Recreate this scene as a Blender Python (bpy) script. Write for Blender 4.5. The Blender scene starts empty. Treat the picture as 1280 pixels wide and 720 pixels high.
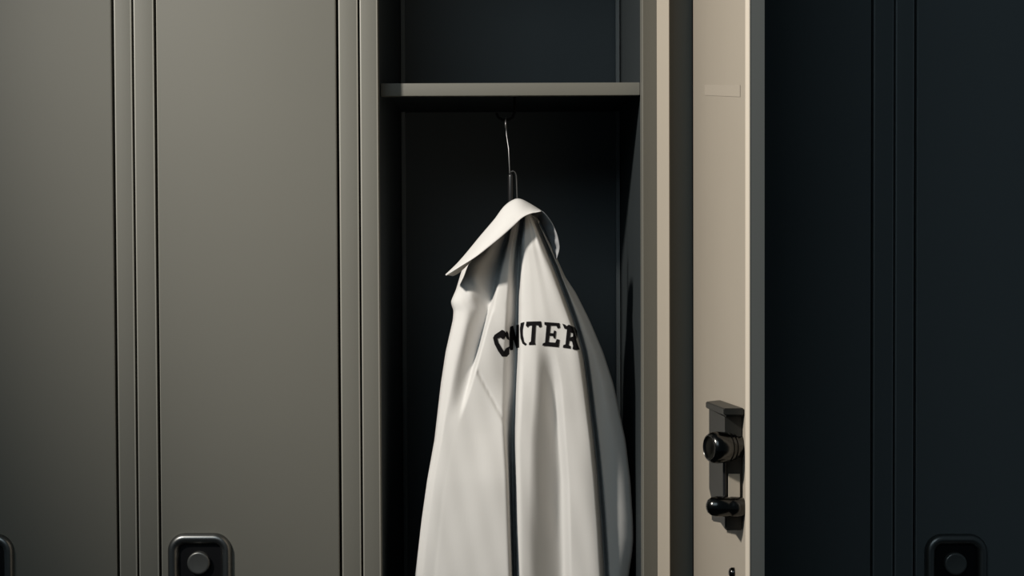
import bpy, bmesh, math
import numpy as np
from mathutils import Vector, Matrix, Euler
from mathutils.geometry import delaunay_2d_cdt

col = bpy.context.scene.collection
R = math.radians

# ------------------------------------------------------------------ camera
D = 1280 * 50 / 36 / 1000.0            # metres from the locker fronts: one pixel is one millimetre there
PITCH, ROLL = 1.4, -0.24
ZC = 1.40
cam = bpy.data.cameras.new('camera')
cam.lens = 50; cam.sensor_width = 36; cam.clip_start = 0.01
camo = bpy.data.objects.new('camera', cam); col.objects.link(camo)
RC = Euler((R(90 - PITCH), 0, 0)).to_matrix() @ Matrix.Rotation(R(ROLL), 3, 'Z')
CL = Vector((0, -D, ZC))
camo.matrix_world = Matrix.Translation(CL) @ RC.to_4x4()
bpy.context.scene.camera = camo
F = 1280 * 50 / 36
RCn = np.array(RC)


def ray(px, py):
    return RC @ Vector(((px - 640) / F, -(py - 360) / F, -1.0))


def UP(px, py, Y):                      # point of the plane y = Y seen at a pixel of the photograph
    r = ray(px, py)
    return CL + r * ((Y - CL.y) / r.y)


def UX(px, py, X):                      # point of the plane x = X seen at a pixel of the photograph
    r = ray(px, py)
    return CL + r * ((X - CL.x) / r.x)


def X0(px):                             # x on the locker front at mid height
    return UP(px, 360, 0).x


# ------------------------------------------------------------------ materials
def srgb(r, g, b):
    f = lambda c: c / 12.92 if c <= 0.04045 else ((c + 0.055) / 1.055) ** 2.4
    return (f(r / 255), f(g / 255), f(b / 255), 1)


def mat(name, colr, rough=0.5, metal=0.0, spec=0.5, noise=0.0, nscale=8.0, bump=0.0, bscale=300.0, sheen=0.0, coat=0.0):
    m = bpy.data.materials.new(name); m.use_nodes = True
    nt = m.node_tree; b = nt.nodes['Principled BSDF']
    b.inputs['Base Color'].default_value = colr
    b.inputs['Roughness'].default_value = rough
    b.inputs['Metallic'].default_value = metal
    b.inputs['Specular IOR Level'].default_value = spec
    b.inputs['Coat Weight'].default_value = coat
    if sheen:
        b.inputs['Sheen Weight'].default_value = sheen
    tc = nt.nodes.new('ShaderNodeTexCoord')
    if noise:
        n = nt.nodes.new('ShaderNodeTexNoise'); n.inputs['Scale'].default_value = nscale; n.inputs['Detail'].default_value = 4
        nt.links.new(tc.outputs['Object'], n.inputs['Vector'])
        mx = nt.nodes.new('ShaderNodeMix'); mx.data_type = 'RGBA'
        mx.inputs['A'].default_value = tuple(c * (1 - noise) for c in colr[:3]) + (1,)
        mx.inputs['B'].default_value = tuple(min(1, c * (1 + noise)) for c in colr[:3]) + (1,)
        nt.links.new(n.outputs['Fac'], mx.inputs['Factor'])
        nt.links.new(mx.outputs['Result'], b.inputs['Base Color'])
    if bump:
        n2 = nt.nodes.new('ShaderNodeTexNoise'); n2.inputs['Scale'].default_value = bscale; n2.inputs['Detail'].default_value = 3
        nt.links.new(tc.outputs['Object'], n2.inputs['Vector'])
        bp = nt.nodes.new('ShaderNodeBump'); bp.inputs['Strength'].default_value = bump; bp.inputs['Distance'].default_value = 0.001
        nt.links.new(n2.outputs['Fac'], bp.inputs['Height'])
        nt.links.new(bp.outputs['Normal'], b.inputs['Normal'])
    return m


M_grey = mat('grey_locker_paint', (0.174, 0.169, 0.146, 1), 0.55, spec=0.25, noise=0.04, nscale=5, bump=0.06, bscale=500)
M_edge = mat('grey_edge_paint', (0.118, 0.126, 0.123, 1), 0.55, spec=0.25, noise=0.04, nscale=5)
M_hlgrey = mat('grey_edge_highlight', (0.36, 0.345, 0.30, 1), 0.45, spec=0.4, noise=0.05)  # painted highlight: bevelled edges lighter than the locker paint
M_hldark = mat('dark_edge_highlight', (0.24, 0.26, 0.265, 1), 0.45, spec=0.4, noise=0.05)  # same painted edge highlight for the right-hand lockers
M_door = mat('beige_door_paint', (0.43, 0.378, 0.310, 1), 0.5, spec=0.25, noise=0.04, nscale=5, bump=0.06, bscale=500)
M_dark = mat('shaded_locker_paint', (0.135, 0.150, 0.155, 1), 0.55, spec=0.25, noise=0.04, nscale=5, bump=0.06, bscale=500)  # grey locker paint darkened, shade on the right-hand lockers put into the colour
M_back = mat('lightened_back_paint', (0.125, 0.140, 0.146, 1), 0.55, spec=0.25, noise=0.05, nscale=6)  # interior paint lightened to stand in for light on the back panel
M_seam = mat('seam_paint', (0.24, 0.26, 0.265, 1), 0.5, spec=0.25, noise=0.04)
M_lip = mat('lip_highlight', (0.66, 0.585, 0.49, 1), 0.5, spec=0.25, noise=0.05)  # painted highlight line along the free edge of the open door
M_matt = mat('matt_black', (0.006, 0.006, 0.006, 1), 0.9, spec=0.05, noise=0.1)
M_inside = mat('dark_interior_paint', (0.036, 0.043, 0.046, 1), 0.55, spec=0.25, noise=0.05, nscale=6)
M_sheen = mat('door_sheen', (0.455, 0.401, 0.331, 1), 0.6, spec=0.2)  # painted sheen, slightly lighter than the door paint
M_black = mat('black_lacquer', (0.012, 0.012, 0.013, 1), 0.28, spec=0.5, noise=0.1)
M_bezel = mat('black_lock_enamel', (0.26, 0.26, 0.255, 1), 0.36, metal=1.0, noise=0.1)
M_recess = mat('recess_black', (0.004, 0.004, 0.005, 1), 0.5, spec=0.3, noise=0.1)
M_button = mat('worn_steel_button', (0.22, 0.22, 0.21, 1), 0.38, metal=0.8, noise=0.1, nscale=60)
M_chrome = mat('dark_chrome', (0.07, 0.069, 0.067, 1), 0.2, metal=1.0, noise=0.15, nscale=80)
M_latch = mat('dark_latch_steel', (0.019, 0.019, 0.017, 1), 0.42, metal=0.2, noise=0.15, nscale=60)
M_wire = mat('hanger_wire_steel', (0.19, 0.19, 0.19, 1), 0.34, metal=0.9, noise=0.1, nscale=60)
M_cloth = mat('white_cotton', (0.82, 0.798, 0.77, 1), 0.85, spec=0.15, noise=0.03, nscale=14, bump=0.12, bscale=900)
M_lining = mat('grey_collar_lining', (0.46, 0.46, 0.47, 1), 0.8, spec=0.15, noise=0.12, nscale=60, bump=0.5, bscale=160)
M_ink = mat('black_embroidery', (0.010, 0.009, 0.010, 1), 0.85, spec=0.1, noise=0.2, nscale=300)
M_floor = mat('grey_floor', (0.10, 0.10, 0.10, 1), 0.5, noise=0.15, nscale=4)
M_wall = mat('grey_wall', (0.16, 0.16, 0.15, 1), 0.8, noise=0.06, nscale=4, bump=0.2, bscale=60)


# ------------------------------------------------------------------ helpers
def link(name, bm, m, parent=None, smooth=False, auto=None, highlight=None):
    me = bpy.data.meshes.new(name)
    bm.normal_update(); bm.to_mesh(me); bm.free()
    o = bpy.data.objects.new(name, me); col.objects.link(o)
    me.materials.append(m)
    if highlight:  # upright bevel faces take the painted highlight
        me.materials.append(highlight)
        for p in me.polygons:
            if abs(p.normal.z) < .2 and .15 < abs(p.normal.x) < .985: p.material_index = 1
    if smooth:
        for p in me.polygons: p.use_smooth = True
        if auto: me.set_sharp_from_angle(angle=R(auto))
    if parent: o.parent = parent; o.matrix_parent_inverse = Matrix.Translation(-parent.location)
    return o


def thing(name, label, cat, loc, group=None):
    o = bpy.data.objects.new(name, None); col.objects.link(o)
    o.location = loc; o.empty_display_size = 0.05
    o['label'] = label; o['category'] = cat
    if group: o['group'] = group
    return o


def box(bm, x0, x1, y0, y1, z0, z1, bev=0.0, seg=2):
    g = bmesh.ops.create_cube(bm, size=1)['verts']
    for v in g:
        v.co = Vector((x0 if v.co.x < 0 else x1, y0 if v.co.y < 0 else y1, z0 if v.co.z < 0 else z1))
    if bev:
        es = {e for v in g for e in v.link_edges}
        bmesh.ops.bevel(bm, geom=list(es), offset=bev, segments=seg, profile=0.6, affect='EDGES', clamp_overlap=True)


def extrude_profile(bm, pts, z0, z1):
    a = [bm.verts.new((x, y, z0)) for x, y in pts]
    b = [bm.verts.new((x, y, z1)) for x, y in pts]
    n = len(pts)
    for i in range(n):
        j = (i + 1) % n
        bm.faces.new((a[i], a[j], b[j], b[i]))
    bm.faces.new(a[::-1]); bm.faces.new(b)
    bmesh.ops.recalc_face_normals(bm, faces=bm.faces[:])


def tube(bm, pts, r, seg=10, cap=True):
    pts = [Vector(p) for p in pts]
    rr = r if isinstance(r, (list, tuple)) else [r] * len(pts)
    rings = []
    up = None
    for i, p in enumerate(pts):
        t = (pts[min(i + 1, len(pts) - 1)] - pts[max(i - 1, 0)]).normalized()
        if up is None:
            up = Vector((0, 0, 1)) if abs(t.z) < 0.9 else Vector((1, 0, 0))
        s = t.cross(up).normalized(); up = s.cross(t).normalized()
        rings.append([bm.verts.new(p + (s * math.cos(a) + up * math.sin(a)) * rr[i])
                      for a in [2 * math.pi * k / seg for k in range(seg)]])
    for q in range(len(rings) - 1):
        for k in range(seg):
            bm.faces.new((rings[q][k], rings[q][(k + 1) % seg], rings[q + 1][(k + 1) % seg], rings[q + 1][k]))
    if cap:
        bm.faces.new(rings[0][::-1]); bm.faces.new(rings[-1])
    bmesh.ops.recalc_face_normals(bm, faces=bm.faces[:])


def lathe(bm, base, axis, prof, seg=32):      # prof: (distance along the axis, radius)
    ax = Vector(axis).normalized()
    u = ax.orthogonal().normalized(); w = ax.cross(u)
    rings = []
    for h, r in prof:
        rings.append([bm.verts.new(Vector(base) + ax * h + (u * math.cos(a) + w * math.sin(a)) * max(r, 1e-5))
                      for a in [2 * math.pi * k / seg for k in range(seg)]])
    for q in range(len(rings) - 1):
        for k in range(seg):
            bm.faces.new((rings[q][k], rings[q][(k + 1) % seg], rings[q + 1][(k + 1) % seg], rings[q + 1][k]))
    bm.faces.new(rings[0][::-1]); bm.faces.new(rings[-1])
    bmesh.ops.recalc_face_normals(bm, faces=bm.faces[:])


def rrect(cx, cz, hw, hh, r, n=8):
    out = []
    for qx, qz, a0 in ((1, 1, 0), (-1, 1, 90), (-1, -1, 180), (1, -1, 270)):
        for k in range(n + 1):
            a = R(a0 + 90 * k / n)
            out.append((cx + qx * (hw - r) + r * math.cos(a), cz + qz * (hh - r) + r * math.sin(a)))
    return out


# ------------------------------------------------------------------ the setting
bm = bmesh.new(); box(bm, -3, 3, -4, 0.6, -0.05, 0)
o = link('floor', bm, M_floor); o['kind'] = 'structure'
bm = bmesh.new(); box(bm, -3, 3, 0.42, 0.5, 0, 2.9)
o = link('wall_back', bm, M_wall); o['kind'] = 'structure'

# ------------------------------------------------------------------ lockers
DEPTH = 0.375
ZB, ZT = 0.09, 2.00
GRP = 'row of metal lockers'


def carcass(t, x0, x1, paint, inside, xl=None, xr=None, back=True):
    th = 0.0012
    bm = bmesh.new()
    box(bm, x0 + .0008, x0 + th + .0008, 0.016, DEPTH, ZB, ZT)
    box(bm, x1 - th - .0008, x1 - .0008, 0.016, DEPTH, ZB, ZT)
    box(bm, x0 + .0008, x1 - .0008, DEPTH - th, DEPTH, ZB, ZT)
    box(bm, x0 + .0008, x1 - .0008, 0.016, DEPTH, ZT - th, ZT)
    box(bm, x0 + .0008, x1 - .0008, 0.016, DEPTH, ZB, ZB + th)
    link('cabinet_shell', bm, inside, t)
    bm = bmesh.new(); box(bm, x0 + .001, x1 - .001, 0.03, DEPTH, 0, ZB - .0005, 0.001)
    link('plinth', bm, paint, t)


def lock(door, px, z_top, x_mid, py_knob):
    """recessed black lock bezel with a round button; px = half width in metres"""
    hw, hh = px, 0.060
    cz = z_top - hh
    rings = [(0.000, 0.0005), (0.000, -0.0030), (0.0012, -0.0062), (0.0035, -0.0085), (0.0065, -0.0090), (0.0095, -0.0080),
             (0.0120, -0.0055), (0.0132, -0.0020), (0.0138, -0.0006)]
    bm = bmesh.new(); prev = None
    for ins, y in rings:
        ring = [bm.verts.new((x, y, z)) for x, z in rrect(x_mid, cz, hw - ins, hh - ins, max(0.022 - ins, 0.006))]
        if prev:
            for k in range(len(ring)):
                bm.faces.new((prev[k], prev[(k + 1) % len(ring)], ring[(k + 1) % len(ring)], ring[k]))
        prev = ring
    bmesh.ops.recalc_face_normals(bm, faces=bm.faces[:])
    for f in bm.faces:
        pass
    link('lock_bezel', bm, M_bezel, door, smooth=True, auto=60)
    bm = bmesh.new()
    bm.faces.new([bm.verts.new((x, -0.0007, z)) for x, z in rrect(x_mid, cz, hw - 0.0136, hh - 0.0136, 0.0085)])
    bmesh.ops.recalc_face_normals(bm, faces=bm.faces[:])
    link('lock_recess', bm, M_recess, door)
    bm = bmesh.new()
    lathe(bm, (x_mid - 0.001, -0.0008, z_top - py_knob), (0, -1, 0), [(0, .0142), (.0050, .0142), (.0062, .0136), (.0068, .0125), (.0066, .0110), (.0066, 0)], 40)
    link('lock_button', bm, M_button, door, smooth=True, auto=40)


def closed_locker(px0, px1, dl, dr, label, paint, lock_px=None, highlight=None):
    x0, x1 = X0(px0), X0(px1)
    a, b = X0(dl), X0(dr)
    t = thing('locker', label, 'locker', ((x0 + x1) / 2, 0.18, 0), GRP)
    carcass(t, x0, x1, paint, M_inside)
    g = 0.0032
    e = 0.0012
    bm = bmesh.new()
    box(bm, x0 + e, a - g, 0.0, 0.020, ZB, ZT, 0.0016)
    box(bm, b + g, x1 - e, 0.0, 0.020, ZB, ZT, 0.0016)
    box(bm, a - g - .001, b + g + .001, 0.0004, 0.0196, ZT - 0.03, ZT - .0004, 0.0016)
    box(bm, a - g - .001, b + g + .001, 0.0004, 0.0196, ZB + .0004, ZB + 0.03, 0.0016)
    link('front_frame', bm, paint, t, smooth=True, auto=35, highlight=highlight)
    bm = bmesh.new()
    box(bm, a, b, -0.0006, 0.018, ZB + 0.033, ZT - 0.033, 0.0022, 3)
    d = link('door', bm, paint, t, smooth=True, auto=35, highlight=highlight)
    if lock_px:
        zt = UP(lock_px[0], lock_px[2], 0).z
        lock(d, X0(lock_px[0] + lock_px[1]) - X0(lock_px[0]), zt, UP(lock_px[0], lock_px[2], 0).x, 0.037)
    return t


closed_locker(-112, 169, -85, 142.5, 'closed grey locker at far left showing only the rim of its black lock', M_grey, (-22, 40, 667), M_hlgrey)
closed_locker(169, 450.5, 198.5, 422, 'closed grey locker with black lock and round button, directly left of the open locker', M_grey, (250, 40, 666), M_hlgrey)
closed_locker(869, 1118, 893, 1088.5, 'closed dark locker in shadow just right of the open door, no lock showing', M_dark, None, M_hldark)
closed_locker(1118, 1400, 1145.5, 1374, 'closed dark locker in shadow at far right with black lock', M_dark, (1194, 39, 667), M_hldark)

# ---- the open locker
x0, x1 = X0(450.5), X0(869)
oi0, oi1 = X0(474), X0(803.5)
tc = thing('locker', 'open locker holding the white shirt, with a shelf and door swung out', 'locker', ((x0 + x1) / 2, 0.18, 0), GRP)
th = 0.0012
bm = bmesh.new()
box(bm, oi0 - .0016, oi0 - .0004, 0.012, DEPTH, ZB, ZT)
box(bm, oi1 + .0004, oi1 + .0016, 0.012, DEPTH, ZB, ZT)
box(bm, oi0 - .0016, oi1 + .0016, 0.012, DEPTH, ZT - th, ZT)
box(bm, oi0 - .0016, oi1 + .0016, 0.012, DEPTH, ZB, ZB + th)
# narrow folded seam standing in the rear corners of the carcass
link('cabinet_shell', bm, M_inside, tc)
for sx in (oi1 - .0066, oi0 + .0006):
    bm = bmesh.new(); box(bm, sx, sx + .006, DEPTH - .012, DEPTH - .001, ZB, ZT, .001)
    link('corner_seam', bm, M_seam, tc)
bm = bmesh.new()
box(bm, oi0 - .0016, oi1 + .0016, DEPTH - th, DEPTH, ZB, ZT)
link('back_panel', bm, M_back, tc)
bm = bmesh.new(); box(bm, x0 + .001, x1 - .001, 0.03, DEPTH, 0, ZB - .0005, 0.001)
link('plinth', bm, M_grey, tc)
bm = bmesh.new()
box(bm, x0 + .0012, oi0, 0.0, 0.020, ZB, ZT, 0.0016)
box(bm, oi0 - .001, oi1 + .001, 0.0004, 0.0196, ZT - 0.03, ZT - .0004, 0.0016)
box(bm, oi0 - .001, oi1 + .001, 0.0004, 0.0196, ZB + .0004, ZB + 0.03, 0.0016)
pr = [(X0(803.5), .030), (X0(803.5), .0008), (X0(804.3), .0000), (X0(821.5), .0082), (X0(822.5), .0085), (X0(823), .0205),
      (X0(868), .0205), (X0(868), .030)]
f_l = link('front_frame', bm, M_grey, tc, smooth=True, auto=35, highlight=M_hlgrey)
bm = bmesh.new()
extrude_profile(bm, pr, ZB, ZT)
link('front_frame', bm, M_grey, tc, smooth=True, auto=25)
bm = bmesh.new()
pr = [(X0(822.3), .0240), (X0(822.3), .0065), (X0(823.0), .0055), (X0(833.8), -.0125), (X0(835.0), -.0135), (X0(836.0), -.0125), (X0(836.4), .0240)]
extrude_profile(bm, pr, ZB, ZT)
link('hinge_flange', bm, M_door, tc, smooth=True, auto=25)
# shelf with a turned-down front lip
SY = 0.030
zs0 = UP(640, 119.5, SY).z; zs1 = UP(640, 103.5, SY).z
bm = bmesh.new()
box(bm, oi0 + .0004, oi1 - .0004, SY, SY + .012, zs0, zs1, .0012)
shelf = link('shelf', bm, M_grey, tc, smooth=True, auto=35)
bm = bmesh.new()
box(bm, oi0 + .0004, oi1 - .0004, SY + .0125, DEPTH - .002, zs1 - .0030, zs1 - .0006)
link('shelf_pan', bm, M_inside, shelf)  # shade under the grey shelf put into the colour with the dark paint
# dark coat hook screwed under the shelf
HY = 0.078
hk = UP(632, 152, HY)
bm = bmesh.new()
box(bm, hk.x - .011, hk.x + .011, HY - .02, HY + .02, zs1 - .0070, zs1 - .0028, .001)
hz = UP(632, 147, HY).z - .0009 - .0019
tube(bm, [(hk.x + .012, HY, zs1 - .006), (hk.x + .012, HY, hz + .010), (hk.x + .009, HY, hz + .003), (hk.x + .004, HY, hz), (hk.x - .004, HY, hz),
          (hk.x - .009, HY, hz + .003), (hk.x - .012, HY, hz + .009)], .0017, 8)
link('coat_hook', bm, M_matt, tc, smooth=True, auto=40)

# ---- the door, standing open at a right angle
dx0 = X0(866); W = 0.416
dx1 = dx0 + .0152
dz0, dz1 = ZB + .012, ZT - .012
bm = bmesh.new()
box(bm, dx0, dx1, -W, -.003, dz0, dz1, .0030, 3)
door = link('door', bm, M_door, tc, smooth=True, auto=35)
# raised return lip along the free edge of the inner face, and the grey edge strip
bm = bmesh.new()
pr = [(dx0 + .0014, -W + .004), (dx0 + .0014, -W - .0012), (dx1 + .0004, -W - .0012), (dx1 + .0004, -W + .010), (dx1 - .001, -W + .010), (dx1 - .001, -W + .004)]
extrude_profile(bm, pr, dz0 + .001, dz1 - .001)
ed = link('edge_strip', bm, M_edge, door, smooth=True, auto=25)
bm = bmesh.new()
pr = [(dx0 + .0010, -W + .010), (dx0 - .0010, -W + .008), (dx0 - .0020, -W + .004), (dx0 - .0016, -W + .0020), (dx0 + .0008, -W - .0016), (dx0 + .0018, -W - .0016), (dx0 + .0018, -W + .003)]
extrude_profile(bm, pr, dz0 + .001, dz1 - .001)
link('edge_lip', bm, M_lip, door, smooth=True, auto=25)
# faint lighter strip, a painted sheen on the inner face
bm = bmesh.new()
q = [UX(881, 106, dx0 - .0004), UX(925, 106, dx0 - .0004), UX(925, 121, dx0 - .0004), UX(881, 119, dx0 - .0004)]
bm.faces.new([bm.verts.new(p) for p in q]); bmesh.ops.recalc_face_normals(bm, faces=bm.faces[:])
link('sheen_strip', bm, M_sheen, door)

# latch on the inner face of the door
lx = X0(866) - .0175


def WY(px, x): return UX(px, 360, x).y


ly0 = WY(886, lx)               # rear edge of the housing
ly1 = WY(930, dx0 - .0005) + .010     # front edge
zt0 = UX(886, 509, lx).z
zb0 = UX(893, 655, lx).z
print('latch', ly0, ly1, zt0, zb0)
bm = bmesh.new()
# side view outline (y, z) of the housing with a slanted foot
zf = UX(907, 664, lx).z
out = [(ly0, zt0), (ly1, zt0 + .004), (ly1, zf), (ly1 + .035, zf + .001), (ly0 - .02, zb0 - .001), (ly0 - .016, zb0 + .022), (ly0, zb0 + .03)]
a = [bm.verts.new((lx, y, z)) for y, z in out]
b = [bm.verts.new((dx0 - .0002, y, z)) for y, z in out]
for i in range(len(out)):
    j = (i + 1) % len(out); bm.faces.new((a[i], a[j], b[j], b[i]))
bm.faces.new(a); bm.faces.new(b[::-1])
bmesh.ops.recalc_face_normals(bm, faces=bm.faces[:])
bmesh.ops.bevel(bm, geom=bm.edges[:], offset=.0012, segments=2, affect='EDGES')
link('latch_plate', bm, M_latch, door, smooth=True, auto=35)
bm = bmesh.new()
cap = [(lx - .003, ly0 + .003), (lx - .003, ly1 - .011), (dx0 - .0004, ly1 - .011), (dx0 - .0004, ly0 + .030), (dx0 - .006, ly0 + .026)]
extrude_profile(bm, cap, zt0 - .001, zt0 + .006)
for v in bm.verts: v.co.z += .006 * (ly0 - v.co.y) / (ly0 - ly1)
bmesh.ops.bevel(bm, geom=bm.edges[:], offset=.001, segments=2, affect='EDGES')
link('latch_cap', bm, M_latch, door, smooth=True, auto=35)
# ribbed round knob
kx = dx0 - .0006
kz = UX(900, 553, lx).z
ky = ly1 - .004
bm = bmesh.new()
lathe(bm, (kx, ky + .006, kz), (-1, -.42, .03), [(0, .0105), (.009, .0105), (.0095, .0128), (.0115, .0128), (.012, .0118), (.0135, .0118), (.014, .0140), (.0165, .0140), (.017, .0130),
      (.0185, .0130), (.019, .0148), (.0290, .0156), (.0335, .0150), (.0365, .0132), (.0372, .0118), (.0360, .0104), (.0366, .006), (.0368, 0)], 48)
link('latch_knob', bm, M_chrome, door, smooth=True, auto=50)
# lower rounded lever
vz = UX(905, 631, lx).z
bm = bmesh.new()
lathe(bm, (kx, ly1 - .006, vz), (-1, -.05, .04), [(0, .0090), (.004, .0098), (.012, .0099), (.014, .0092), (.016, .0099), (.026, .0100), (.0315, .0088), (.0350, .0062), (.0364, .0030), (.0367, 0)], 40)
link('latch_lever', bm, M_chrome, door, smooth=True, auto=70)
# thin rod joining knob and lever
bm = bmesh.new()
tube(bm, [(lx - .0005, ly1 - .0005, kz), (lx - .0005, ly1 - .0005, vz)], .0020, 10)
link('latch_rod', bm, M_black, door, smooth=True, auto=50)
# small beige plate added for the bright opening in the housing end
bm = bmesh.new()
box(bm, lx + .003, dx0 - .003, ly1 - .0014, ly1 - .0002, vz + .008, vz + .032, .0004)
link('added_bright_plate', bm, M_door, door)
# screw below
sp = UX(918, 716, dx0)
bm = bmesh.new()
lathe(bm, (dx0 + .0002, sp.y, sp.z), (-1, 0, 0), [(0, .0055), (.003, .0055), (.0052, .0042), (.0060, .002), (.006, 0)], 20)
link('screw', bm, M_chrome, door, smooth=True, auto=50)


# ------------------------------------------------------------------ hanger
SYM = 0.052                       # depth of the shirt inside the locker
hang = thing('clothes_hanger', 'dark wire hanger hooked under the locker shelf, carrying the shirt', 'hanger', tuple(UP(641, 232, HY)))
top = UP(632, 147, HY); bot = UP(637, 222, HY)
bm = bmesh.new()
pts = []
rl = .011
for k in range(0, 15):                                       # loop seen edge-on: front tip, over the top, back down
    a = R(-20 + 200 * k / 14)
    pts.append((top.x + .0006 * math.sin(a * .5), HY - rl * math.cos(a), top.z - rl + rl * math.sin(a)))
pts = pts + [(top.x + .0012, HY + rl * .9, top.z - .022), (bot.x - .001, HY + rl * .35, top.z - .040), (bot.x, HY, bot.z + .012), (bot.x + .001, HY, bot.z - .012)]
tube(bm, pts, .0009, 8)
link('hook', bm, M_wire, hang, smooth=True, auto=50)
c = UP(640, 232, HY)
bm = bmesh.new()
lathe(bm, (c.x - .0015, HY, c.z - .028), (0, 0, 1), [(0, .0040), (.040, .0040), (.0425, .0034), (.0440, .002), (.044, 0)], 20)
link('swivel', bm, M_black, hang, smooth=True, auto=40)
bm = bmesh.new()
lp = [UP(638.5, 215, HY - .004), UP(641, 213.5, HY - .004), UP(643.5, 215, HY - .004), UP(645.3, 219, HY - .004), UP(645.8, 228, HY - .004), UP(646.2, 240, HY - .004), UP(646.8, 254, HY - .004)]
tube(bm, lp, .0010, 8)
link('neck_wire', bm, M_wire, hang, smooth=True, auto=50)
bm = bmesh.new()                                             # shoulder bar, running towards the back inside the shirt
s0 = UP(648, 268, HY)
tube(bm, [(s0.x + .018, HY + .010, s0.z - .050), (s0.x + .010, HY + .004, s0.z - .022), (s0.x, HY, s0.z - .002), (s0.x - .012, HY + .004, s0.z - .022), (s0.x - .024, HY + .010, s0.z - .055)], .0022, 10)
link('shoulder_bar', bm, M_black, hang, smooth=True, auto=50)


# ------------------------------------------------------------------ shirt
def lin(tab, y):
    ys = [p[0] for p in tab]; vs = [p[1] for p in tab]
    return np.interp(y, ys, vs)


def sm(tab):                        # table -> smoothed function of the row
    yy = np.arange(200, 1001)
    v = lin(tab, yy)
    k = np.exp(-0.5 * (np.arange(-24, 25) / 8.0) ** 2); k /= k.sum()
    v2 = np.convolve(np.pad(v, 24, mode='edge'), k, mode='valid')
    return lambda y: float(np.interp(y, yy, v2))


def sharp(tab, s=2.0):
    yy = np.arange(200, 1001)
    v = lin(tab, yy)
    k = np.exp(-0.5 * (np.arange(-12, 13) / s) ** 2); k /= k.sum()
    v2 = np.convolve(np.pad(v, 12, mode='edge'), k, mode='valid')
    return lambda y: float(np.interp(y, yy, v2))


Lx = sharp([(256, 644), (262, 638), (270, 632), (285, 620), (300, 610), (320, 592), (331, 579.5), (345, 575), (362, 570), (371, 566), (377, 563.5), (382, 564.5), (388, 567), (400, 566),
            (440, 557), (480, 551), (550, 543), (600, 534), (650, 527), (720, 519), (800, 511), (900, 503)])
Rx = sharp([(256, 652), (264, 660), (270, 668), (280, 674), (300, 685), (322, 696), (345, 706), (366, 720), (400, 737), (440, 754), (480, 767), (550, 782), (600, 788), (650, 791.5),
            (675, 792), (692, 790.5), (720, 786), (800, 776), (900, 770)], 3)
Px = sm([(256, 645), (285, 637), (320, 627), (345, 620), (376, 614), (400, 607), (440, 596), (480, 585), (520, 573), (560, 562), (620, 552), (720, 542), (900, 530)])
G1 = sm([(256, 650), (275, 650.5), (300, 644.5), (345, 640.5), (400, 637), (440, 635), (480, 634), (520, 632.5), (550, 633.5), (600, 636.5), (660, 638.5), (720, 640.5), (900, 646)])
G2 = sm([(256, 653), (275, 655), (300, 651.5), (345, 650), (400, 649), (440, 648.5), (480, 647), (550, 643.5), (600, 644), (660, 644.5), (720, 645.5), (900, 650)])
Hx = sm([(256, 656), (268, 662), (280, 668), (300, 676), (345, 694), (400, 714), (440, 726), (480, 731.5), (550, 740), (600, 745), (660, 749.5), (720, 753), (900, 759)])
V1 = sm([(256, .3), (440, .25), (480, .22), (600, .15), (720, .12), (900, .12)])      # ridge end, share of the centre panel
V2 = sm([(256, .5), (440, .48), (479, .55), (600, .57), (720, .54), (900, .52)])      # valley bottom
V3 = sm([(256, .7), (440, .62), (479, .66), (600, .67), (720, .64), (900, .62)])      # far ridge

cr = lambda *t: sm(list(zip((300, 345, 400, 440, 480, 520, 600, 720), t)))
dC = cr(-12, -2, 4, 6, 7, 9.5, 13.5, 16)
dPv = cr(-16, -18, -18, -15, -4, 9.5, 15.4, 18)
dP = cr(-2, 3, 6, 8, 8, 9.5, 16, 19)
dPr = cr(-1, 5, 6, 4, 2, 8, 20, 23)
dG = cr(20, 20, 20, 21, 22, 25, 34, 36)
dL = cr(-28, -24, -22, -22, -18, -12, 2, 9)
dV1 = cr(12, 14, 15, 14.5, 13, 12, 11, 10)
dV2 = cr(12, 14, 15, 11, -4, -13, -20, -25)
dV3 = cr(11, 13, 14, 12, 6, 1, -5, -9)


def pchip(xk, yk, x):
    xk = np.array(xk, float); yk = np.array(yk, float)
    for i in range(1, len(xk)):
        if xk[i] <= xk[i - 1] + 0.15: xk[i] = xk[i - 1] + 0.15
    h = np.diff(xk); dl = np.diff(yk) / h
    m = np.zeros(len(xk))
    for i in range(1, len(xk) - 1):
        if dl[i - 1] * dl[i] > 0:
            w1 = 2 * h[i] + h[i - 1]; w2 = h[i] + 2 * h[i - 1]
            m[i] = (w1 + w2) / (w1 / dl[i - 1] + w2 / dl[i])
    m[0] = dl[0]; m[-1] = dl[-1]
    i = np.clip(np.searchsorted(xk, x) - 1, 0, len(h) - 1)
    t = (x - xk[i]) / h[i]
    return ((1 + 2 * t) * (1 - t) ** 2 * yk[i] + t * (1 - t) ** 2 * h[i] * m[i] + t * t * (3 - 2 * t) * yk[i + 1] + t * t * (t - 1) * h[i] * m[i + 1])


CR0, CR1 = np.array((598.0, 467.0)), np.array((632.5, 531.0))


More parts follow.
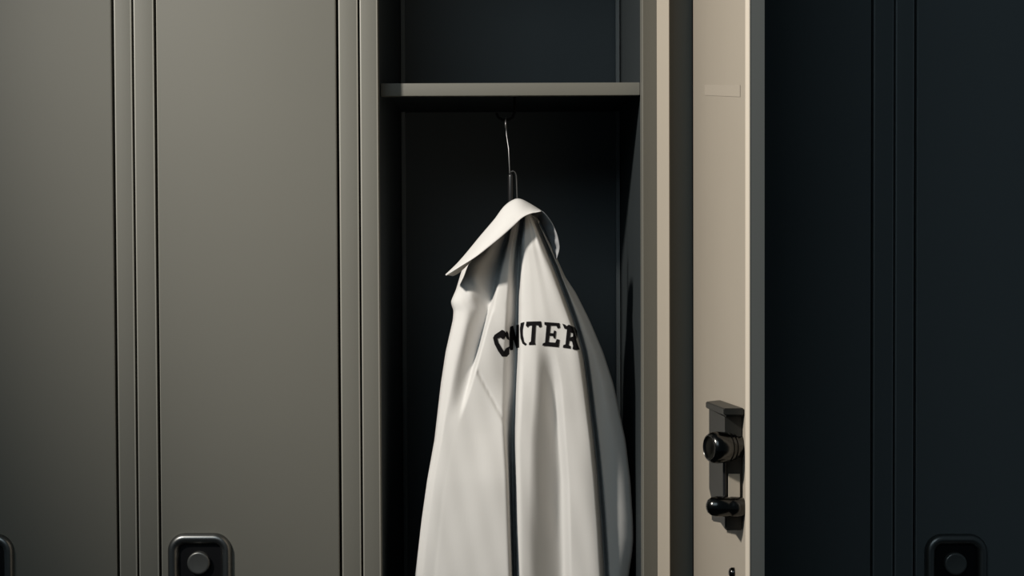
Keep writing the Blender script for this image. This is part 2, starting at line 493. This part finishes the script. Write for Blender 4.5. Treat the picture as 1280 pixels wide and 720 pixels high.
def row(y):
    """sorted pixel columns of a row and the forward bulge (mm) of the cloth"""
    L, Rr, P, g1, g2, H = Lx(y), Rx(y), Px(y), G1(y), G2(y), Hx(y)
    amp = min(1.0, max(0.5, (y - 250) / 60.0))
    cw = H - g2
    w = min(1.0, (Rr - L) / 120.0)
    low = min(1.0, max(0.0, (y - 430) / 80.0))
    kx = [L, L + 1.5 * w, L + 5 * w, L + .42 * (P - L), P - 2.5 * w, P, P + 5 * w, g1 - 6 * w, g1 - 2 * w, g1, g1 + .25 * (g2 - g1), g2 - .22 * (g2 - g1), g2, g2 + 2.2 * w, g2 + 7 * w,
          g2 + V1(y) * cw + 2 * w, g2 + V2(y) * cw, g2 + V3(y) * cw, g2 + (0.80 + .04 * low) * cw, H - 2.2, H, H + 2.6, H + 4 + 5 * w, H + .55 * (Rr - H), Rr - 3.5 * w, Rr - 1 * w, Rr]
    kd = [dL(y), dL(y) * .4 + dC(y) * .6 - 3, dL(y) * .2 + dC(y) * .8 - 2, dC(y), dPv(y) * .93 + dC(y) * .07, dPv(y), dP(y), dPr(y), dPr(y) - 4, -4, -.6 * dG(y), -dG(y), -2, 8, 12,
          dV1(y), dV2(y), dV3(y), dV3(y) + .5, dV3(y) - 2.5,  dV3(y) - 18, -58, -37, -38, -50, -55, -64]
    kd = [k * amp for k in kd]
    x = np.unique(np.concatenate([np.linspace(L, Rr, NCOL), ]))
    return x, pchip(kx, kd, x)


NCOL = 231
ROWS = [256 + 2.0 * i for i in range(int((900 - 256) / 2) + 1)]
nr = len(ROWS)
GX = np.zeros((nr, NCOL)); GD = np.zeros((nr, NCOL))
for i, y in enumerate(ROWS):
    x, d = row(y)
    # fine creases and soft unevenness of the cotton
    d = d + 0.5 * np.sin(x * .11 + y * .021) * np.sin(y * .017 + 1.0) + 0.35 * np.sin(x * .23 - y * .045)
    v = CR1 - CR0; L2 = v.dot(v)
    t = np.clip(((x - CR0[0]) * v[0] + (y - CR0[1]) * v[1]) / L2, 0, 1)
    dx_, dy_ = x - CR0[0] - t * v[0], y - CR0[1] - t * v[1]
    sd = (dx_ * v[1] - dy_ * v[0]) / math.sqrt(L2)       # >0 to the upper right of the crease
    dist = np.hypot(dx_, dy_)
    d = d - 2.2 * np.exp(-(dist / 1.8) ** 2) + 1.6 * np.exp(-(dist / 9.0) ** 2) * (sd < 0)
    # small diagonal pulls at the shoulder
    if 335 < y < 400:
        f = math.exp(-((y - 366) / 16.0) ** 2)
        d = d + f * 1.8 * np.sin((x - 575) * .30 - (y - 360) * .22) * np.exp(-((x - 592) / 16.0) ** 2)
    GX[i], GD[i] = x, d
# blur a touch across
k = np.array([1, 2, 1.0]) / 4
for i in range(nr):
    GD[i, 1:-1] = np.convolve(GD[i], k, mode='valid')
for _ in range(2):
    GD[1:-1] = (GD[:-2] + 2 * GD[1:-1] + GD[2:]) / 4

NB = 60
V = []
for i, y in enumerate(ROWS):
    for j in range(NCOL):
        V.append(UP(GX[i, j], y, SYM - GD[i, j] / 1000))
    Lp, Rp = GX[i, 0], GX[i, -1]
    amp = min(1.0, max(0.2, (y - 250) / 90.0))
    for j in range(NB):
        t = (j + 1) / (NB + 1)
        px = Rp + (Lp - Rp) * t
        yb = SYM + (.029 + .035 * (1 - t)) * amp + .040 * amp * math.sin(math.pi * t) ** .7 + .006 * amp * math.sin(t * 23 + y * .003) * math.sin(math.pi * t)
        V.append(UP(px, y, yb))
NT = NCOL + NB
faces = []
for i in range(nr - 1):
    for j in range(NT):
        j2 = (j + 1) % NT
        faces.append((i * NT + j, (i + 1) * NT + j, (i + 1) * NT + j2, i * NT + j2))
me = bpy.data.meshes.new('tmp'); me.from_pydata([tuple(v) for v in V], [], faces); me.update()
NRM = [tuple(v.normal) for v in me.vertices]
bpy.data.meshes.remove(me)

# sleeve seams: pixel tests on the cloth grid
seamL = [(540, 385), (566, 400), (580, 436), (598, 467), (632.5, 531), (641, 560)]


def part_of(f):
    idx = f[0]
    i, j = divmod(idx, NT)
    if j >= NCOL: return 0
    y = ROWS[i]; x = GX[i, j]
    if x < G1(y) + 1.5 and y > np.interp(x, [p[0] for p in seamL], [p[1] for p in seamL]): return 1
    if x > Hx(y) + 2 and y > 425 + (x - Hx(y)) * .2: return 2
    return 0


groups = {0: [], 1: [], 2: []}
for f in faces: groups[part_of(f)].append(f)
shirt = thing('shirt', 'white cotton shirt with black arched lettering hanging in the open locker', 'shirt', tuple(UP(645, 300, SYM + .02)))


def sub(name, fl, m):
    ids = sorted({v for f in fl for v in f}); mp = {v: k for k, v in enumerate(ids)}
    me = bpy.data.meshes.new(name)
    me.from_pydata([tuple(V[v]) for v in ids], [], [tuple(mp[v] for v in f) for f in fl])
    me.update()
    for p in me.polygons: p.use_smooth = True
    me.normals_split_custom_set_from_vertices([NRM[v] for v in ids])
    me.materials.append(m)
    o = bpy.data.objects.new(name, me); col.objects.link(o)
    o.parent = shirt; o.matrix_parent_inverse = Matrix.Translation(-shirt.location)
    return o


sub('shirt_body', groups[0], M_cloth)
sub('sleeve', groups[1], M_cloth)
sub('sleeve', groups[2], M_cloth)


def bulge(x, y):
    fi = (y - ROWS[0]) / 2.0; i = int(max(0, min(nr - 2, math.floor(fi)))); t = fi - i
    a = np.interp(x, GX[i], GD[i]); b = np.interp(x, GX[i + 1], GD[i + 1])
    return a * (1 - t) + b * t


# ---- lettering, sewn on the cloth
def Z(*p): return [(590 + a / 8.0, 380 + b / 8.0) for a, b in p]


letters = [
    (Z((210, 338), (226, 308), (300, 258), (322, 267), (336, 288), (352, 268), (366, 300), (374, 362), (354, 352), (336, 322), (326, 347), (300, 350), (284, 332),
       (254, 346), (264, 384), (320, 476), (344, 440), (374, 425), (374, 500), (350, 527), (300, 525), (262, 472), (226, 402)), []),
    (Z((382, 228), (412, 216), (440, 330), (443, 210), (470, 206), (472, 436), (444, 444), (414, 356), (412, 458), (384, 464), (374, 440), (376, 300)), []),
    (Z((486, 190), (522, 180), (514, 215), (506, 260), (507, 310), (520, 375), (546, 398), (532, 416), (504, 396), (484, 340), (478, 250)), []),
    (Z((545, 176), (690, 172), (697, 225), (674, 236), (660, 211), (638, 211), (628, 378), (634, 406), (568, 409), (570, 386), (588, 375), (600, 213), (572, 216), (556, 236), (538, 216)), []),
    (Z((724, 180), (875, 190), (881, 236), (856, 246), (844, 217), (785, 216), (778, 290), (814, 292), (820, 264), (841, 270), (833, 346), (815, 342), (811, 319), (775, 316),
       (765, 381), (834, 386), (846, 350), (876, 356), (866, 431), (704, 416), (707, 395), (730, 385), (745, 216), (724, 206)), []),
    (Z((903, 196), (932, 206), (945, 222), (968, 206), (1028, 234), (1052, 272), (1052, 332), (1042, 352), (1056, 400), (1078, 456), (1042, 461), (1004, 451), (1010, 420),
       (1000, 372), (975, 367), (966, 410), (986, 420), (985, 446), (908, 436), (913, 410), (934, 404), (950, 252), (924, 246)),
     [Z((985, 282), (1012, 294), (1009, 326), (980, 332))]),
]


def inside(p, poly):
    c = False; n = len(poly); x, y = p
    for i in range(n):
        x1, y1 = poly[i]; x2, y2 = poly[(i + 1) % n]
        if (y1 > y) != (y2 > y) and x < (x2 - x1) * (y - y1) / (y2 - y1) + x1: c = not c
    return c


def dens(poly, s=.6):
    out = []
    for i in range(len(poly)):
        a = Vector(poly[i]); b = Vector(poly[(i + 1) % len(poly)])
        n = max(1, int((b - a).length / s))
        for q in range(n): out.append(a.lerp(b, q / n))
    return out


bm = bmesh.new()
for poly, holes in letters:
    loops = [dens(poly)] + [dens(h) for h in holes]
    vs, es = [], []
    for lp in loops:
        b0 = len(vs); vs += lp
        es += [(b0 + q, b0 + (q + 1) % len(lp)) for q in range(len(lp))]
    xs = [p[0] for p in poly]; ys = [p[1] for p in poly]
    for gx in np.arange(min(xs), max(xs), .6):
        for gy in np.arange(min(ys), max(ys), .8):
            if inside((gx, gy), poly) and not any(inside((gx, gy), h) for h in holes): vs.append(Vector((float(gx), float(gy))))
    ov, oe, of, *_ = delaunay_2d_cdt(vs, es, [], 0, 1e-4)
    nv = [bm.verts.new(UP(p.x, p.y, SYM - (bulge(p.x, p.y) + 0.9) / 1000)) for p in ov]
    for f in of:
        cx = sum(ov[q].x for q in f) / len(f); cy = sum(ov[q].y for q in f) / len(f)
        if inside((cx, cy), poly) and not any(inside((cx, cy), h) for h in holes):
            try: bm.faces.new([nv[q] for q in f])
            except ValueError: pass
bmesh.ops.delete(bm, geom=[v for v in bm.verts if not v.link_faces], context='VERTS')
bmesh.ops.recalc_face_normals(bm, faces=bm.faces[:])
lo = link('lettering', bm, M_ink, shirt, smooth=True)
lo['label'] = 'black arched block lettering'


# ---- collar
def resample(pts, n):
    P_ = [Vector(p) for p in pts]
    # Catmull-Rom through the points, then even steps
    dense = []
    for i in range(len(P_) - 1):
        p0 = P_[max(i - 1, 0)]; p1 = P_[i]; p2 = P_[i + 1]; p3 = P_[min(i + 2, len(P_) - 1)]
        for q in range(20):
            t = q / 20
            dense.append(.5 * ((2 * p1) + (p2 - p0) * t + (2 * p0 - 5 * p1 + 4 * p2 - p3) * t * t + (3 * p1 - p0 - 3 * p2 + p3) * t ** 3))
    dense.append(P_[-1])
    s = [0]
    for a, b in zip(dense, dense[1:]): s.append(s[-1] + (b - a).length)
    res = []
    for q in range(n):
        u = s[-1] * q / (n - 1)
        j = min(len(s) - 2, max(0, int(np.searchsorted(s, u)) - 1))
        t = (u - s[j]) / max(1e-9, s[j + 1] - s[j])
        res.append(dense[j].lerp(dense[j + 1], min(1, max(0, t))))
    return res


def sheet(bm, e0, e1, yf, nu, nv):
    """cloth sheet between two pixel curves; yf(s, t) gives its depth"""
    A = resample(e0, nu); B = resample(e1, nu)
    g = []
    for u in range(nu):
        g.append([bm.verts.new(UP(*(A[u].lerp(B[u], v / (nv - 1))), yf(u / (nu - 1), v / (nv - 1)))) for v in range(nv)])
    for u in range(nu - 1):
        for v in range(nv - 1):
            bm.faces.new((g[u][v], g[u + 1][v], g[u + 1][v + 1], g[u][v + 1]))


topc = [(557, 343.3), (570, 331), (582.5, 317), (601, 294.5), (618, 274.5), (630, 258.5), (641.6, 250), (651, 249), (664, 255.5), (676, 263)]
lowc = [(557.5, 344.3), (575, 333.5), (594, 321.5), (611, 308.5), (627, 295.5), (641.6, 282.5), (653, 272), (663, 267), (671, 265.3), (676.5, 264)]
bm = bmesh.new()


def yA(s, t):
    f = .014 + .034 * min(1, s * 3) * (1 - .35 * s)        # how far the lower edge stands out
    return SYM + .012 * s - .010 * (1 - s) - f * (t ** .8) - .006 * math.sin(math.pi * t) * math.sin(math.pi * min(1, s))


sheet(bm, topc, lowc, yA, 90, 14)
backc = [(566, 345), (574, 341), (586, 330), (603, 312), (619, 296), (632, 284), (643, 276), (653, 274), (664, 276), (674, 280)]
sheet(bm, topc, backc, lambda s, t: SYM + .012 * s - .010 * (1 - s) + .034 * math.sin(math.pi * .5 * t) * min(1, .2 + 1.4 * s), 90, 8)
bmesh.ops.remove_doubles(bm, verts=bm.verts[:], dist=1e-5)
bmesh.ops.recalc_face_normals(bm, faces=bm.faces[:])
co = link('collar', bm, M_cloth, shirt, smooth=True)
md = co.modifiers.new('thickness', 'SOLIDIFY'); md.thickness = .0009; md.offset = 0
# inner leaf of the collar on the right
outc = [(662, 255.8), (676, 263), (683, 269), (690, 279), (695.5, 291), (698.6, 303), (699, 312), (695.5, 324)]
innc = [(664, 266.2), (670, 270), (675, 277), (680, 286), (685.5, 297), (689.5, 308), (692.5, 317), (695, 324.3)]
bm = bmesh.new()
sheet(bm, outc, innc, lambda s, t: SYM + .010 - .012 * math.sin(math.pi * s) * (1 - t) + .014 * t + .0016 * math.sin(s * 31 + t * 4) * math.sin(math.pi * t), 60, 10)
bmesh.ops.recalc_face_normals(bm, faces=bm.faces[:])
ci = link('collar_lining', bm, M_lining, co, smooth=True)
md = ci.modifiers.new('thickness', 'SOLIDIFY'); md.thickness = .0009; md.offset = 0

# ------------------------------------------------------------------ light
w = bpy.data.worlds.new('world'); bpy.context.scene.world = w; w.use_nodes = True
bg = w.node_tree.nodes['Background']
bg.inputs['Color'].default_value = (0.62, 0.86, 1.0, 1); bg.inputs['Strength'].default_value = 0.04


def spot(name, loc, aim, power, size, blend, radius, colr):
    l = bpy.data.lights.new(name, 'SPOT'); l.energy = power; l.spot_size = R(size); l.spot_blend = blend; l.shadow_soft_size = radius; l.color = colr
    o = bpy.data.objects.new(name, l); col.objects.link(o); o.location = loc
    o.rotation_euler = (Vector(aim) - Vector(loc)).to_track_quat('-Z', 'Y').to_euler()
    return o


spot('key_lamp', (-1.38, -1.27, 2.50), (0.25, -0.05, 1.38), 208, 52, 1.0, 0.08, (1.0, 0.95, 0.87))

fl = bpy.data.lights.new('ceiling_fill', 'AREA'); fl.energy = 7; fl.size = 1.2; fl.color = (0.72, 0.90, 1.0)
fo = bpy.data.objects.new('ceiling_fill', fl); col.objects.link(fo); fo.location = (-0.75, -2.3, 2.7)
fo.rotation_euler = (Vector((0.2, 0, 1.4)) - fo.location).to_track_quat('-Z', 'Y').to_euler()

sc = bpy.context.scene
sc.view_settings.view_transform = 'Standard'
sc.view_settings.look = 'None'
sc.view_settings.exposure = 0.0
sc.cycles.max_bounces = 8
sc.cycles.diffuse_bounces = 1
sc.cycles.use_denoising = True
